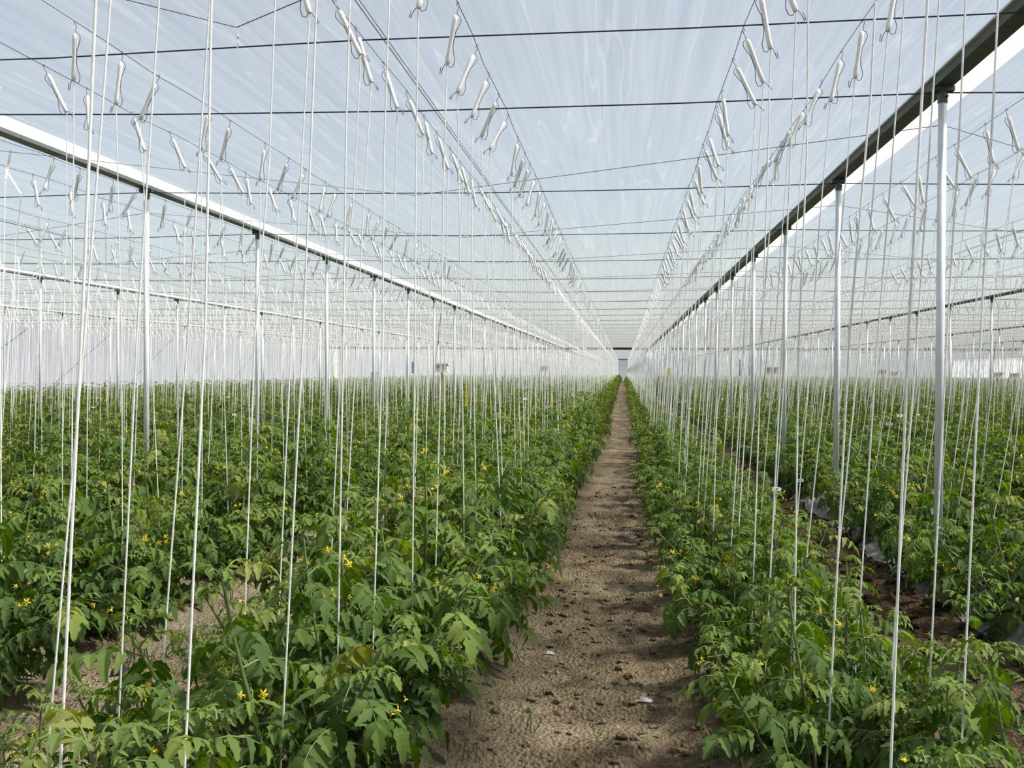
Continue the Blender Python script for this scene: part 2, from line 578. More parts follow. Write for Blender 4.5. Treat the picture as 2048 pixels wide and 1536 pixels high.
# cross gutter across the house far down the path
root = thing('cross_gutter', 'dark gutter crossing above the far end of the path', 'gutter', (0, 84.5, 0))
b = MB()
prof = [(-.12, .1), (-.06, -.08), (.06, -.08), (.12, .1)]
V = []
for x in (XL+.1, XR-.1):
    V += [(x, p, ZC-.03+q) for p, q in prof]
b.add(V, [(0, 1, 5, 4), (1, 2, 6, 5), (2, 3, 7, 6), (3, 0, 4, 7), (3, 2, 1, 0), (4, 5, 6, 7)])
b.build('channel', M['gutter'], root)
b = MB(); b.box(((XL+XR)/2, -.125, ZC+.075), (XR-XL-.3, .02, .015)); b.build('lip', M['lip'], root)
# cable low on the far wall
b = MB(); b.box(((XL+XR)/2, YF-.12, ZC+.03), (XR-XL-.3, .08, .1))
tag(b.build('eaves_rail', M['gutter']), 'dark rail along the top of the far screen wall', 'rail')

# diagonal rods on the left wall
for n in range(9):
    y = 36+n*7.2
    b = MB(); b.tube([(XL+.05, y, .3), (XL+.05, y+6.2, ZC-.1)], .011, 5)
    tag(b.build('wall_brace', M['wire']), 'thin slanting brace rod on the left screen wall, %s from the front' % nth(n+1), 'brace', 'wall brace rods')

# ------------------------------------------------------------------ tomato plants
TS = [.10, .27, .38, .56, .68, .86]
WS = [.30, .52, .36, .44, .26, .20]


def nz(v):
    return v/np.linalg.norm(v)


def leaflet(mb, base, d, n, L, W, lod, droop, fold, tint):
    d = nz(d); n = nz(n-d*np.dot(n, d)); s = np.cross(n, d)

    def P(t, w):
        return base + d*(t*L) + s*w + n*(abs(w)*fold - droop*t*t*L)
    if lod == 0:
        V = [P(0, 0)] + [P(t, 0) for t in TS] + [P(1, 0)]
        V += [P(t+.05, w*W) for t, w in zip(TS, WS)] + [P(t+.05, -w*W) for t, w in zip(TS, WS)]
        Fs = []
        Fs.append((0, 8, 1)); Fs.append((0, 1, 14))
        for i in range(5):
            Fs.append((1+i, 8+i, 9+i, 2+i)); Fs.append((1+i, 2+i, 15+i, 14+i))
        Fs.append((6, 13, 7)); Fs.append((6, 7, 19))
        mb.add(V, Fs, 0, tint)
    else:
        V = [P(0, 0), P(.4, W*.5), P(1, 0), P(.4, -W*.5)]
        mb.add(V, [(0, 2, 1), (0, 3, 2)], 0, tint)


def compound_leaf(mb, base, az, el, L, lod, r, npair, tint):
    """a drooping tomato leaf: rachis with paired leaflets and one at the tip"""
    h = np.array((math.cos(az), math.sin(az), 0.0)); up = np.array((0, 0, 1.0))
    side = np.array((-math.sin(az), math.cos(az), 0.0))
    bend = r.uniform(1.0, 1.9)
    pts, tans = [], []
    p = np.array(base, dtype=float)
    N = 8
    for i in range(N+1):
        e = el - bend*(i/N)
        t = h*math.cos(e)+up*math.sin(e)
        pts.append(p.copy()); tans.append(t)
        p = p + t*L/N
    if lod == 0:
        mb.tube([tuple(q) for q in pts[::2]], [.0028, .0024, .002, .0016, .001], 3, 1, False, tint)

    def ptan(u):
        i = min(N-1, int(u*N)); f = u*N-i
        return pts[i]*(1-f)+pts[i+1]*f, tans[i]
    us = np.linspace(.30, .90, npair)
    for u in us:
        q, t = ptan(u)
        nn = nz(np.cross(t, side))
        if nn[2] < 0: nn = -nn
        for sg in (-1, 1):
            l = L*r.uniform(.30, .40)*(1-.25*abs(u-.55))
            d = side*sg*r.uniform(.7, 1.0)+t*r.uniform(.35, .8)-up*r.uniform(.0, .45)
            nv = nn + side*sg*r.uniform(-.5, .3) + np.array([r.uniform(-.3, .3) for _ in range(3)])
            leaflet(mb, q, d, nv, l, l*(r.uniform(.40, .56) if lod == 0 else r.uniform(.5, .64)), lod, r.uniform(.1, .7), r.uniform(.05, .75), tint+r.uniform(-.08, .10))
    q, t = pts[-1], tans[-1]
    nn = nz(np.cross(t, side))
    if nn[2] < 0: nn = -nn
    l = L*r.uniform(.36, .46)
    leaflet(mb, q, t, nn+np.array([r.uniform(-.3, .3) for _ in range(3)]), l, l*.6, lod, r.uniform(.1, .5), r.uniform(.1, .4), tint)


def star_flower(mb, c, axis, R, mat):
    axis = nz(np.array(axis, dtype=float))
    a = nz(np.cross(axis, (.3, .9, .2))); b_ = np.cross(axis, a)
    V, Fs = [c], []
    for k in range(5):
        w = 2*PI*k/5
        o = a*math.cos(w)+b_*math.sin(w)
        o1 = a*math.cos(w+.45)+b_*math.sin(w+.45); o2 = a*math.cos(w-.45)+b_*math.sin(w-.45)
        i = len(V)
        V += [c+o1*R*.42+axis*R*.1, c+o*R-axis*R*.35, c+o2*R*.42+axis*R*.1]
        Fs.append((0, i+2, i+1, i))
    mb.add(V, Fs, mat)
    i = c+axis*R*.6
    mb.tube([tuple(c), tuple(i)], [R*.22, R*.08], 4, mat, True)


class Plant:
    pass


def make_plant(seed, lod):
    r = random.Random(seed)
    P = Plant()
    P.leaf, P.stem = MB(), MB()
    P.truss, P.fruit = [], []
    nst = {0: 5, 1: 5, 2: 4}[lod]
    total = {0: 70, 1: 46, 2: 20}[lod]
    hgt = r.uniform(.66, .86)
    for s in range(nst):
        az = r.uniform(0, 2*PI)
        if s > 0:
            az = (0 if s % 2 else PI) + r.uniform(-.9, .9)        # side shoots spread across the bed
        lean = r.uniform(.05, .18) if s == 0 else r.uniform(.24, .44)
        hh = hgt if s == 0 else hgt*r.uniform(.55, .95)
        pts = []
        for i in range(7):
            t = i/6
            pts.append(np.array((math.cos(az)*lean*t**.8+.012*math.sin(5*t+s), math.sin(az)*lean*t**.8, hh*(t-.16*t*t*(s > 0)))))
        if lod < 2:
            P.stem.tube([tuple(q) for q in pts], list(np.linspace(.0085, .004, 7)), 6 if lod == 0 else 3, 1, False)
        nl = int(total/nst)
        for i in range(nl):
            u = .12+.88*(i+r.random()*.6)/nl
            u = min(1, u)
            q = pts[min(5, int(u*6))]; q2 = pts[min(6, int(u*6)+1)]; f = u*6-min(5, int(u*6))
            base = q*(1-f)+q2*f
            la = i*2.4+r.uniform(-.4, .4)+s*1.3
            L = r.uniform(.15, .235)*(1.0 if u < .85 else .62)
            el = r.uniform(.25, .75)+(.5 if u > .85 else 0)
            tint = r.uniform(.12, .42)+.22*(u > .8)
            if r.random() < .05: tint += .35
            if lod == 2:
                h = np.array((math.cos(la), math.sin(la), 0))
                sd = np.array((-math.sin(la), math.cos(la), 0))
                for sg in (-1, 1):
                    leaflet(P.leaf, base+h*.05, h+sd*sg*.6+np.array((0, 0, r.uniform(-.4, .4))), np.array((r.uniform(-.6, .6), r.uniform(-.6, .6), 1)), .19, .13, 2, .2, .2, tint)
            else:
                compound_leaf(P.leaf, base, la, el, L*(1 if lod == 0 else 1.08), lod, r, 4 if lod == 0 else 2, tint)
        # leaf tuft at the shoot tip
        if lod == 0:
            for i in range(3):
                compound_leaf(P.leaf, pts[-1], r.uniform(0, 6.28), r.uniform(.9, 1.3), r.uniform(.07, .11), 0, r, 3, .55)
        if lod < 2 and r.random() < (.85 if lod == 0 else .8):
            b_ = MB()
            u = r.randint(3, 5)
            base = pts[u]
            fa = az+r.uniform(-1.4, 1.4) if s else r.uniform(0, 6.28)
            e = base+np.array((math.cos(fa)*.15, math.sin(fa)*.15, .06))
            b_.tube([tuple(base), tuple((base+e)/2+np.array((0, 0, .04))), tuple(e)], .002, 3, 0, False)
            for _ in range(r.randint(2, 4)):
                c = e+np.array([r.uniform(-.035, .035) for _ in range(3)])
                star_flower(b_, c, (math.cos(fa)*.6+r.uniform(-.4, .4), math.sin(fa)*.6+r.uniform(-.4, .4), r.uniform(-.5, .3)), r.uniform(.013, .019)*(1.15 if lod else 1.0), 1)
            P.truss.append(b_)
        if lod == 0 and s > 0 and r.random() < .22:
            b_ = MB()
            u = r.randint(2, 3)
            c = pts[u]+np.array((math.cos(az)*.09, math.sin(az)*.09, -.02))
            R = r.uniform(.016, .024)
            b_.lathe([(.001, -R*.9), (R*.6, -R*.72), (R*.95, -R*.25), (R*.98, .1*R), (R*.75, R*.6), (R*.3, R*.82), (.001, R*.74)], 12, tuple(c))
            P.fruit.append(b_)
    return P


NV = 14
variants = []
for i in range(NV):
    P = make_plant(100+i, 0)
    v = Plant()
    v.leaf = P.leaf.mesh('foliage', [M['leaf'], M['stem']], False)
    v.stem = P.stem.mesh('stem', [M['stem'], M['stem']], True)
    v.truss = [b_.mesh('flower_truss', [M['stem'], M['flower']]) for b_ in P.truss]
    v.fruit = [b_.mesh('green_tomato', [M['fruit']], True) for b_ in P.fruit]
    v.src = P
    variants.append(v)


def flat_variant(P):
    """one plant's pieces as triangle arrays with material ids 0 leaf, 1 stem, 2 flower"""
    V, T, Mi, Ti, n = [], [], [], [], 0
    for mb, mm in [(P.leaf, {0: 0, 1: 1}), (P.stem, {0: 1, 1: 1})]+[(t, {0: 1, 1: 2}) for t in P.truss]:
        if not mb.f:
            continue
        v, f, m, t = mb.arrays()
        for ff, q in zip(f, m):
            for i in range(1, len(ff)-1):
                T.append((ff[0]+n, ff[i]+n, ff[i+1]+n)); Mi.append(mm[int(q)])
        V.append(v); Ti.append(t); n += len(v)
    return np.concatenate(V), np.array(T), np.array(Mi), np.concatenate(Ti)


# every plant and hanger stand: (row, side, wire y)
near_lists = {(-1, -1): [1.9, 2.64, 2.9, 3.25, 3.92, 4.25, 4.9], (-1, 1): [1.72, 2.28, 2.95, 3.4, 3.95],
              (0, -1): [1.75, 2.36, 3.18, 3.85, 4.45], (0, 1): [2.0, 2.55, 3.05, 3.4, 3.77, 4.3]}
sites = []
for k in rows:
    for s in (-1, 1):
        lst = list(near_lists.get((k, s), []))
        y = (lst[-1]+.5) if lst else 1.6+rnd.random()*.56
        while y < YF-2:
            if not (83 < y < 86):
                lst.append(y+rnd.uniform(-.11, .11))
            y += .56
        for y in lst:
            px, _ = pix(row_x(k), y, .6)
            if -260 < px < 2048+260:
                sites.append((k, s, y))


def in_view(x, y, z, mx=0):
    a, b_ = pix(x, y, z)
    return y > .5 and -mx < a < 2048+mx and -mx < b_ < 1536+mx


plants = []
for k, s, y in sites:
    nf = min(1.0, max(0.0, (6.5-y)/3.5))           # the rows bow away from the path at their near end
    x = row_x(k) + {-2: .08, -1: .06-.17*nf, 0: -.11+.07*nf, 1: -.20}.get(k, -.02 if k < 0 else 0) + s*{-2: .26, -1: .28, 0: .18, 1: .28}.get(k, .21) + rnd.uniform(-.05, .05)
    py = y + rnd.uniform(-.08, .08)
    plants.append(dict(k=k, s=s, y=py, wy=y, x=x, rot=rnd.choice((0, PI))+rnd.uniform(-.6, .6), sc=rnd.uniform(.92, 1.16)*{-1: 1.06, 0: .78, 1: 1.0}.get(k, 1.0)*(.62 if k == -1 and s < 0 and y < 4.4 else 1), v=rnd.randrange(NV)))
for p in plants:
    p['z'] = float(ground(p['x'], p['y']))-.03
    p['vis'] = in_view(p['x'], p['y'], .75, 30)
    p['visw'] = in_view(row_x(p['k'])+p['s']*WO*.5, p['wy'], 1.6, 0)
    p['dist'] = math.hypot(p['x'], p['y'])

order = sorted([p for p in plants if p['vis']], key=lambda p: p['dist'])[:300]
ids = {id(p) for p in order}
cnt = {}
for p in sorted(order, key=lambda p: (p['k'], p['y'])):
    k = p['k']
    cnt[k] = cnt.get(k, 0)+1
    root = thing('tomato_plant', 'bushy green tomato plant, %s from the front in %s' % (nth(cnt[k]), row_name(k)), 'plant', (p['x'], p['y'], p['z']), 'tomato plants in the rows', p['rot'])
    root.scale = (p['sc'],)*3
    v = variants[p['v']]
    link('stem', v.stem, root); link('foliage', v.leaf, root)
    for t in v.truss: tag(link('flower_truss', t, root), 'yellow star flowers')
    for t in v.fruit: tag(link('green_tomato', t, root), 'small unripe tomato')


def merge(sel, lib):
    """plants of the crop too far off, too many or out of the frame, as one mesh"""
    Vs, Ts, Ms, Tn, n = [], [], [], [], 0
    for vi, (V, T, mi, ti) in enumerate(lib):
        ps = [p for i, p in enumerate(sel) if i % len(lib) == vi]
        if not ps:
            continue
        rot = np.array([p['rot'] for p in ps]); s = np.array([p['sc'] for p in ps])
        cs, sn = np.cos(rot)*s, np.sin(rot)*s
        X = cs[:, None]*V[None, :, 0]-sn[:, None]*V[None, :, 1]+np.array([p['x'] for p in ps])[:, None]
        Y = sn[:, None]*V[None, :, 0]+cs[:, None]*V[None, :, 1]+np.array([p['y'] for p in ps])[:, None]
        Z = s[:, None]*V[None, :, 2]+np.array([p['z'] for p in ps])[:, None]
        Vs.append(np.stack([X, Y, Z], -1).reshape(-1, 3))
        off = n+np.arange(len(ps))*len(V)
        Ts.append((T[None]+off[:, None, None]).reshape(-1, 3))
        Ms.append(np.tile(mi, len(ps)))
        Tn.append((ti[None]+nr.uniform(-.08, .08, (len(ps), 1))).ravel())
        n += len(ps)*len(V)
    return np.concatenate(Vs), np.concatenate(Ts), np.concatenate(Ms), np.concatenate(Tn)


rest = [p for p in plants if id(p) not in ids]
lib0 = [flat_variant(variants[i].src) for i in range(4)]
lib1 = [flat_variant(make_plant(300+i, 1)) for i in range(10)]
lib2 = [flat_variant(make_plant(500+i, 2)) for i in range(10)]
parts = [merge([p for p in rest if p['dist'] < 8], lib0), merge([p for p in rest if 8 <= p['dist'] < 48], lib1), merge([p for p in rest if p['dist'] >= 48], lib2)]
off, VV, TT, MM, TI = 0, [], [], [], []
for V, T, m_, t_ in parts:
    VV.append(V); TT.append(T+off); MM.append(m_); TI.append(t_); off += len(V)
o = link('distant_tomato_crop', raw_mesh('distant_tomato_crop', np.concatenate(VV), np.concatenate(TT), [M['leaf'], M['stem'], M['flower']], np.concatenate(MM), np.concatenate(TI)))
tag(o, 'dense green tomato rows stretching to the far wall', 'plants', kind='stuff')

# ------------------------------------------------------------------ twine hangers
# local frame: the crop wire at the origin, the bobbin below it along -z, outer side +x
bob = MB()
bob.lathe([(.006, -.290), (.0115, -.284), (.0125, -.26), (.0112, -.20), (.0118, -.14), (.0135, -.085), (.0125, -.062), (.006, -.056)], 9)
bob_me = bob.mesh('bobbin', M['bobbin'], True)
hk = MB()
hk.tube([(-.006, 0, -.012), (-.005, 0, .003), (.003, 0, .005), (.005, 0, -.01), (.004, 0, -.05), (.022, 0, -.058), (.030, 0, -.075), (.022, 0, -.11), (.013, 0, -.135),
         (.013, 0, -.20), (.020, 0, -.225), (.034, 0, -.262), (.032, 0, -.292), (.018, 0, -.300), (.004, 0, -.288), (-.010, 0, -.290), (-.018, 0, -.312), (-.020, 0, -.338), (-.027, 0, -.338), (-.027, 0, -.305)], .0018, 5)
hk_me = hk.mesh('wire_hook', M['hook'], True)


def hang_geo(p):
    x = wire_x(p['k'], p['s'])
    top = Vector((x, p['wy'], ZC-.052))
    r = random.Random(int(p['wy']*1000)+p['k']*77+p['s'])
    tx = -p['s']*r.uniform(.12, .50)
    ty = r.uniform(-.30, .30)
    E = Euler((ty, -tx, 0 if p['s'] > 0 else PI), 'XYZ')
    if p['s'] < 0:
        E = Euler((ty, tx, PI), 'XYZ')
    Mx = E.to_matrix()
    # twine leaves the hook low on the outer loop and runs to the foot of the plant
    a = top + Mx @ Vector((.0, 0, -.292))
    b_ = Vector((p['x'], p['y'], p['z']+.12))
    return top, E, a, b_, r


vis = sorted([p for p in plants if p['visw']], key=lambda p: p['dist'])[:300]
wid = {id(p) for p in vis}
wc = {}
for p in sorted(vis, key=lambda p: (p['k'], p['s'], p['wy'])):
    top, E, a, b_, r = hang_geo(p)
    key = (p['k'], p['s']); wc[key] = wc.get(key, 0)+1
    root = thing('twine_hanger', 'white twine hanger, %s along %s wire over %s' % (nth(wc[key]), 'left' if p['s'] < 0 else 'right', row_name(p['k'])), 'twine hanger', top, 'twine hangers on the crop wires')
    link('wire_hook', hk_me, root, rot=E)
    tag(link('bobbin', bob_me, root, rot=E), 'white wound twine')
    tw = MB()
    mid = (a+b_)/2+Vector((r.uniform(-.012, .012), r.uniform(-.02, .02), 0))
    q1 = a*.75+b_*.25+Vector((r.uniform(-.008, .008), 0, 0))
    tw.tube([tuple(q-top) for q in (a, q1, mid, b_)], .0031, 6, 0, False)
    tag(tw.build('twine', M['twine'], root, True), 'long white string')

# the many further hangers and strings
BV, BF, n = [], [], 0
for p in plants:
    if id(p) in wid:
        continue
    top, E, a, b_, r = hang_geo(p)
    for (q0, q1, rad) in ((a, b_, .0031), (top+(a-top)*.19, a, .0115)):
        for w in range(3):
            an = 2*PI*w/3+.5
            dx, dy = math.cos(an)*rad, math.sin(an)*rad
            BV.append((q0.x+dx, q0.y+dy, q0.z)); BV.append((q1.x+dx, q1.y+dy, q1.z))
        for w in range(3):
            w2 = (w+1) % 3
            BF.append((n+2*w, n+2*w2, n+2*w2+1, n+2*w+1))
        n += 6
o = link('distant_twine', raw_mesh('distant_twine', np.array(BV), np.array(BF), M['twine']))
tag(o, 'countless white strings and bobbins hanging over the far rows', 'twine', kind='stuff')

# ------------------------------------------------------------------ small things
# plant tags clipped to strings: (photo x, photo y, distance, size in m)
TAGS = [(475, 1015, 7.6, .065), (945, 898, 7.7, .05), (1563, 969, 5.6, .055), (1597, 963, 5.3, .04), (355, 877, 10.8, .06), (435, 838, 13.0, .06),
        (135, 840, 11.2, .05), (1096, 815, 15.0, .06), (770, 834, 13.2, .07), (768, 806, 22, .06), (924, 802, 20, .05), (1046, 798, 19, .06),
        (1434, 829, 10.2, .05), (1373, 803, 19, .08), (1376, 813, 18, .05), (1757, 844, 10.8, .06), (1610, 811, 16, .06), (1775, 824, 15, .07), (1812, 822, 14.5, .06),
        (1829, 806, 18, .06), (1889, 802, 20, .06), (1872, 791, 24, .05), (335, 800, 19, .07), (432, 800, 20, .06), (463, 815, 18, .06), (143, 819, 14, .05),
        (1690, 790, 26, .06), (1674, 797, 24, .06), (1620, 803, 20, .06), (75, 788, 24, .08), (1308, 784, 28, .07), (728, 800, 20, .06), (700, 801, 26, .05), (1138, 797, 21, .05)]
lines = []
for p in plants:
    if p['dist'] < 32:
        _, _, a, b_, _ = hang_geo(p)
        lines.append((a, b_))


def on_twine(px, py, d):
    """the place on a nearby string at about that distance, else a place on a thin stake"""
    best, res = 26.0, None
    for a, b_ in lines:
        if not .7*d < (a.y+b_.y)/2 < 1.35*d:
            continue
        for t in (i/40 for i in range(14, 40)):
            q = a*(1-t)+b_*t
            u, v = pix(*q)
            e = abs(u-px)+.6*abs(v-py)+abs(q.y-d)*1.5
            if e < best:
                best, res = e, q
    return (res+Vector((0, -.006, 0)), True) if res is not None else (at(px, py, d), False)


TAGS.sort(key=lambda t: t[2])
for n, (px, py, d, w) in enumerate(TAGS):
    c, tied = on_twine(px, py, d)
    side = 'left of' if c.x < -.2 else 'right of'
    m_ = sum(1 for t in TAGS[:n+1] if ((t[0]-VX)/F*t[2] < -.2) == (c.x < -.2))
    root = thing('plant_tag', 'small white plant tag among the strings, %s from the front %s the path' % (nth(m_), side), 'tag', c, 'white plant tags', rnd.uniform(-.3, .3))
    root.rotation_euler = (0, rnd.uniform(-.15, .15), root.rotation_euler[2])
    b = MB(); h_ = w*.42
    b.add([(-w/2, 0, -h_/2), (w*.36, 0, -h_/2), (w/2, 0, 0), (w*.36, 0, h_/2), (-w/2, 0, h_/2)] + [(-w/2, .0012, -h_/2), (w*.36, .0012, -h_/2), (w/2, .0012, 0), (w*.36, .0012, h_/2), (-w/2, .0012, h_/2)],
          [(0, 1, 2, 3, 4), (9, 8, 7, 6, 5), (0, 5, 6, 1), (1, 6, 7, 2), (2, 7, 8, 3), (3, 8, 9, 4), (4, 9, 5, 0)])
    b.build('card', M['card'], root)
    if d < 12:
        b = MB()
        for q in range(2):
            b.box((-w*.1, -.0006, h_*(.13-.28*q)), (w*(.42-.1*q), .0006, h_*.09))
        b.build('print', M['ink'], root)
    b = MB()
    if tied:
        b.tube([(-w*.3, .0012, 0), (-w*.2, .010, .003), (0, .012, .003), (w*.1, .0012, 0)], .0016, 5); b.build('clip', M['twine'], root)
    else:
        b.tube([(-w*.45, .002, h_*.4), (-w*.45, .003, -.45)], .0016, 5); b.build('stake', M['twine'], root)

# bumblebee hives standing above the crop
HIVES = [(881, 736, 27.0, 'beside the posts left of path'), (1090, 737, 44.0, 'far back, close to the path on its left'), (1537, 739, 31.0, 'behind the third post right of path'),
         (1747, 741, 46.0, 'right of path, first of a close pair'), (1768, 744, 52.0, 'right of path, second of a close pair'), (1960, 745, 44.0, 'by the bright wall, first of two'), (1992, 746, 46.0, 'by the bright wall, second of two')]
for px, py, d, where in HIVES:
    c = at(px, py, d)
    root = thing('bee_hive', 'pale insect hive box on a stand, '+where, 'hive', (c.x, c.y, 0), 'hive boxes above the crop')
    b = MB(); b.box((0, 0, c.z), (.30, .24, .17)); hb = b.build('hive_box', M['hive'], root)
    b = MB(); b.box((-.08, -.121, c.z+.02), (.05, .006, .04)); b.build('entrance', M['wood'], hb)
    b = MB(); b.box((0, 0, c.z+.10), (.38, .30, .03)); b.build('lid', M['hivelid'], root)
    b = MB(); b.box((0, 0, c.z-.10), (.36, .28, .03)); b.build('shelf', M['hivelid'], root)
    b = MB(); b.tube([(0, 0, 0), (0, 0, c.z-.11)], .022, 6); b.build('stand_pole', M['wood'], root)
    b = MB(); b.tube([(-.28, .05, .8), (-.02, .05, ZC-.2)], .012, 5); b.build('prop', M['wood'], root)

for name, label, px, py, d, w, h_, mat in [
        ('sticky_trap', 'tall yellow sticky strip hanging in the crop left of the path', 931, 792, 20, .035, .48, 'yellow'),
        ('sticky_trap', 'yellow sticky panel hanging beside the posts right of path', 1337, 742, 40, .12, .30, 'yellow'),
        ('sticky_trap', 'blue sticky strip hanging above the crop left of path', 821, 736, 38, .08, .42, 'blue'),
        ('sticky_trap', 'blue sticky strip right of path, first of two', 1474, 733, 36, .05, .55, 'blue'),
        ('sticky_trap', 'blue sticky strip right of path, second of two', 1493, 731, 38, .06, .60, 'blue'),
        ('sticky_trap', 'yellow sticky panel low before the bright wall', 2010, 748, 44, .12, .22, 'yellow'),
        ('sheet_panel', 'blue grey sheet standing above the crop by left wall', 742, 756, 34, .22, .34, 'bluegrey')]:
    c = at(px, py, d)
    root = thing(name, label, 'sticky trap' if 'trap' in name else 'panel', c)
    b = MB(); b.box((0, 0, 0), (w, .006, h_)); b.build('sheet', M[mat], root)
    b = MB(); b.tube([(0, 0, h_/2-.01), (.01, 0, ZC-.06-c.z)], .003, 4); b.build('string', M['twine'], root)

# crumpled mulch film along the second row right of the path
V, Fs = [], []
yy = np.arange(3.6, 12.5, .045)
uu = np.linspace(0, 1, 15)
for i, y in enumerate(yy):
    lift = max(0, vnoise(np.array(y), np.array(.0), 1.3, 33)+.25)
    for jn, u in enumerate(uu):
        x = 1.98+.55*u+float(vnoise(np.array(y), np.array(1.0), 1.9, 35))*.16
        bump = math.sin(PI*min(1, u*1.25))*(.07+.15*lift) - abs(float(vnoise(np.array(x+y), np.array(y*.7-x), 7, 41)))*.11*math.sin(PI*u)
        z = float(ground(x, y))+.012+bump+float(vnoise(np.array(x), np.array(y), 9, 31))*.12*math.sin(PI*u)+float(vnoise(np.array(x*2), np.array(y), 19, 37))*.06*math.sin(PI*u)
        V.append((x, y, z))
        if i and jn:
            a_ = i*15+jn
            Fs.append((a_-16, a_-15, a_, a_-1))
b = MB(); b.add(V, Fs)
tag(b.build('mulch_film', M['mulch']), 'crumpled dark grey mulch film along the foot of second row right of path', 'plastic sheet')


def crumple(name, label, x, y, size, mat, seed):
    r = random.Random(seed)
    V, Fs = [], []
    n_ = 7
    z0 = float(ground(x, y))
    for i in range(n_):
        for jn in range(n_):
            u, v = i/(n_-1)-.5, jn/(n_-1)-.5
            xx, y2 = x+u*size*(1+.4*v), y+v*size*.7+u*size*.2
            V.append((xx, y2, float(ground(xx, y2))+.004+r.uniform(0, .5)*size*(1-2*max(abs(u), abs(v)))+r.uniform(0, .03)*size))
            if i and jn:
                a_ = i*n_+jn
                Fs.append((a_-n_-1, a_-n_, a_, a_-1))
    b = MB(); b.add(V, Fs)
    tag(b.build(name, M[mat], None, True), label, 'scrap')


for px, py, s, mat, lab in [(1103, 1292, .05, 'scrap', 'pale crumpled plastic scrap on the path by first row left'), (1292, 1398, .07, 'scrap', 'grey plastic scrap lying on the path near the front'),
                            (205, 1385, .10, 'black', 'black plastic scrap on bare soil between the rows at left'), (1270, 1062, .08, 'scrap', 'grey scrap on the path further back by first row right')]:
    d = F*(H-.03)/(py-VY)
    crumple('plastic_scrap', lab, (px-VX)/F*d, d, s, mat, px)

# pale slab across the path far away, by the cross gutter
b = MB(); b.box((-.13, 86.5, .04), (.62, .5, .12))
tag(b.build('stone_slab', M['slab']), 'pale slab lying across the far path', 'slab')

# clods, litter and weeds: nobody could count them
ico = [(0, 0, 1), (.89, 0, .45), (.28, .85, .45), (-.72, .53, .45), (-.72, -.53, .45), (.28, -.85, .45), (.72, .53, -.45), (-.28, .85, -.45), (-.89, 0, -.45), (-.28, -.85, -.45), (.72, -.53, -.45), (0, 0, -1)]
icf = [(0, 1, 2), (0, 2, 3), (0, 3, 4), (0, 4, 5), (0, 5, 1), (1, 6, 2), (2, 7, 3), (3, 8, 4), (4, 9, 5), (5, 10, 1), (2, 6, 7), (3, 7, 8), (4, 8, 9), (5, 9, 10), (1, 10, 6), (6, 11, 7), (7, 11, 8), (8, 11, 9), (9, 11, 10), (10, 11, 6)]
ico, icf = np.array(ico), np.array(icf)
NCL = 9000
cx = np.where(nr.random(NCL) < .45, nr.uniform(1.0, 2.7, NCL), np.where(nr.random(NCL) < .6, nr.uniform(-.95, .5, NCL), nr.uniform(-2.9, -1.6, NCL)))
cy = 2.3+nr.random(NCL)**1.7*11
size = .004+.022*nr.random(NCL)**3*np.where(cx > 1, 1.9, 1.0)
cz = ground(cx, cy)+size*.2
V = ico[None]*nr.uniform(.6, 1.25, (NCL, 12, 1))*size[:, None, None]*np.array((1.2, 1, .75))
V = V+np.stack([cx, cy, cz], -1)[:, None, :]
T = (icf[None]+(np.arange(NCL)*12)[:, None, None]).reshape(-1, 3)
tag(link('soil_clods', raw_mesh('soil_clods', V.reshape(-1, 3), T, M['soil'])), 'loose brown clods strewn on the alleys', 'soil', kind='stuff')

NL = 420
lx = np.where(nr.random(NL) < .4, nr.uniform(1.0, 2.6, NL), np.where(nr.random(NL) < .6, nr.uniform(-.9, .5, NL), nr.uniform(-2.9, -1.6, NL)))
ly = 2.3+nr.random(NL)**1.5*10
la = nr.uniform(0, PI, NL); ll = nr.uniform(.006, .022, NL); lw = nr.uniform(.0012, .004, NL)
lz = ground(lx, ly)+.006
dx, dy = np.cos(la)*ll, np.sin(la)*ll; ex, ey = -np.sin(la)*lw, np.cos(la)*lw
V = np.stack([np.stack([lx-dx-ex, ly-dy-ey, lz], -1), np.stack([lx+dx-ex, ly+dy-ey, lz+.004], -1), np.stack([lx+dx+ex, ly+dy+ey, lz+.004], -1), np.stack([lx-dx+ex, ly-dy+ey, lz], -1)], 1).reshape(-1, 3)
tag(link('dry_litter', raw_mesh('dry_litter', V, np.arange(NL*4).reshape(-1, 4), M['litter'])), 'bits of straw and dry leaf scattered on the soil', 'litter', kind='stuff')

BV, BF, n = [], [], 0
for t in range(520):
    edge = rnd.choice([(-.86, .10), (-.72, .16), (.42, .12), (-1.75, .2), (-2.55, .22), (-1.9, .3), (1.35, .12), (2.2, .14)])
    x, y = edge[0]+rnd.gauss(0, edge[1]), 2.3+rnd.random()**1.6*9
    for q in range(rnd.randint(3, 9)):
        a_ = rnd.uniform(0, 6.28); l = rnd.uniform(.04, .13); lean = rnd.uniform(.2, .9); w = rnd.uniform(.0015, .0035)
        bx, by = x+rnd.gauss(0, .02), y+rnd.gauss(0, .02)
        bz = float(ground(bx, by))-.004
        ca, sa = math.cos(a_), math.sin(a_)
        BV += [(bx-sa*w, by+ca*w, bz), (bx+sa*w, by-ca*w, bz), (bx+ca*l*lean*.5+sa*w*.8, by+sa*l*lean*.5-ca*w*.8, bz+l*.7), (bx+ca*l*lean*.5-sa*w*.8, by+sa*l*lean*.5+ca*w*.8, bz+l*.7), (bx+ca*l*lean, by+sa*l*lean, bz+l*.85)]
        BF += [(n, n+1, n+2), (n, n+2, n+3), (n+3, n+2, n+4)]
        n += 5
tag(link('weeds', raw_mesh('weeds', np.array(BV), np.array(BF), M['grass'])), 'short weed grass sprouting along the edges of the beds', 'weeds', kind='stuff')

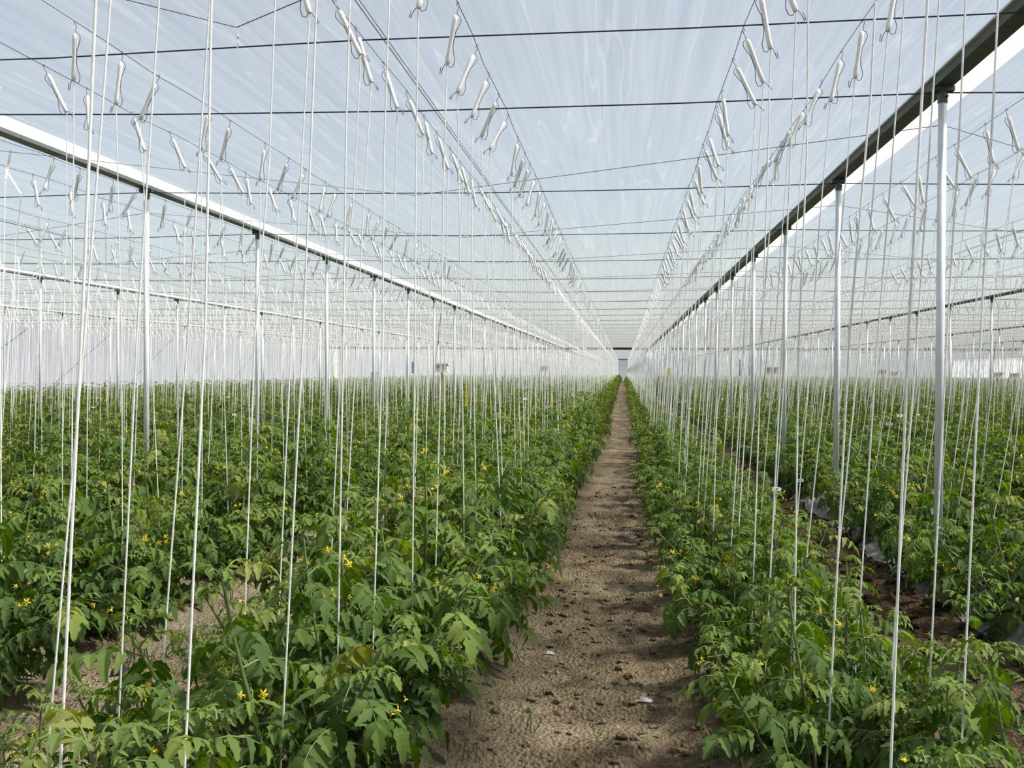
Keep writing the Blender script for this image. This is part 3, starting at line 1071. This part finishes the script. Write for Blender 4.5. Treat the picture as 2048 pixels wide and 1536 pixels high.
# ------------------------------------------------------------------ light
world = bpy.data.worlds.new('sky'); sc.world = world
world.use_nodes = True
nt = world.node_tree; nt.nodes.clear()
wo = nt.nodes.new('ShaderNodeOutputWorld'); bg = nt.nodes.new('ShaderNodeBackground')
sky = nt.nodes.new('ShaderNodeTexSky'); sky.sky_type = 'NISHITA'
SUN_EL, SUN_AZ = math.radians(50), math.radians(97)      # azimuth from +y towards +x
sky.sun_elevation = SUN_EL; sky.sun_rotation = SUN_AZ; sky.sun_disc = False
sky.dust_density = 2.0; sky.air_density = 1.0
bg.inputs['Strength'].default_value = .098
# pale land tone below the horizon, added to brighten the far wall; sky above
tcw = nt.nodes.new('ShaderNodeTexCoord'); sxyz = nt.nodes.new('ShaderNodeSeparateXYZ')
nt.links.new(tcw.outputs['Generated'], sxyz.inputs[0])
mrw = nt.nodes.new('ShaderNodeMapRange'); mrw.inputs[1].default_value = .03; mrw.inputs[2].default_value = -.01
nt.links.new(sxyz.outputs[2], mrw.inputs[0])
mxw = nt.nodes.new('ShaderNodeMixRGB'); mxw.inputs[2].default_value = (4.6, 5.2, 5.6, 1)
nt.links.new(mrw.outputs[0], mxw.inputs[0]); nt.links.new(sky.outputs[0], mxw.inputs[1])
nt.links.new(mxw.outputs[0], bg.inputs[0]); nt.links.new(bg.outputs[0], wo.inputs[0])
sd = bpy.data.lights.new('sun', 'SUN'); sd.energy = 8.2; sd.angle = math.radians(5); sd.color = (1.0, .95, .86)
so = bpy.data.objects.new('sun', sd); C.objects.link(so)
dv = Vector((math.sin(SUN_AZ)*math.cos(SUN_EL), math.cos(SUN_AZ)*math.cos(SUN_EL), math.sin(SUN_EL)))
so.rotation_euler = dv.to_track_quat('Z', 'Y').to_euler(); so.location = (30, 20, 40)

# ------------------------------------------------------------------ camera
cd = bpy.data.cameras.new('camera'); cam = bpy.data.objects.new('camera', cd); C.objects.link(cam)
cd.sensor_width = 36.0; cd.lens = 36.0*F/2048; cd.clip_start = .05; cd.clip_end = 500
cam.matrix_world = Matrix.Translation((0, 0, H)) @ Matrix.Rotation(YAW, 4, 'Z') @ Matrix.Rotation(PI/2-PITCH, 4, 'X') @ Matrix.Rotation(ROLL, 4, 'Z')
sc.camera = cam

sc.view_settings.view_transform = 'Standard'
sc.view_settings.look = 'None'
sc.view_settings.exposure = 0.22
sc.view_settings.gamma = 0.90
cy_ = sc.cycles
cy_.max_bounces = 6; cy_.diffuse_bounces = 3; cy_.glossy_bounces = 2; cy_.transmission_bounces = 4; cy_.transparent_max_bounces = 12
cy_.caustics_reflective = False; cy_.caustics_refractive = False
cy_.sample_clamp_indirect = 6.0
cy_.use_adaptive_sampling = True; cy_.adaptive_threshold = .045
cy_.use_denoising = True
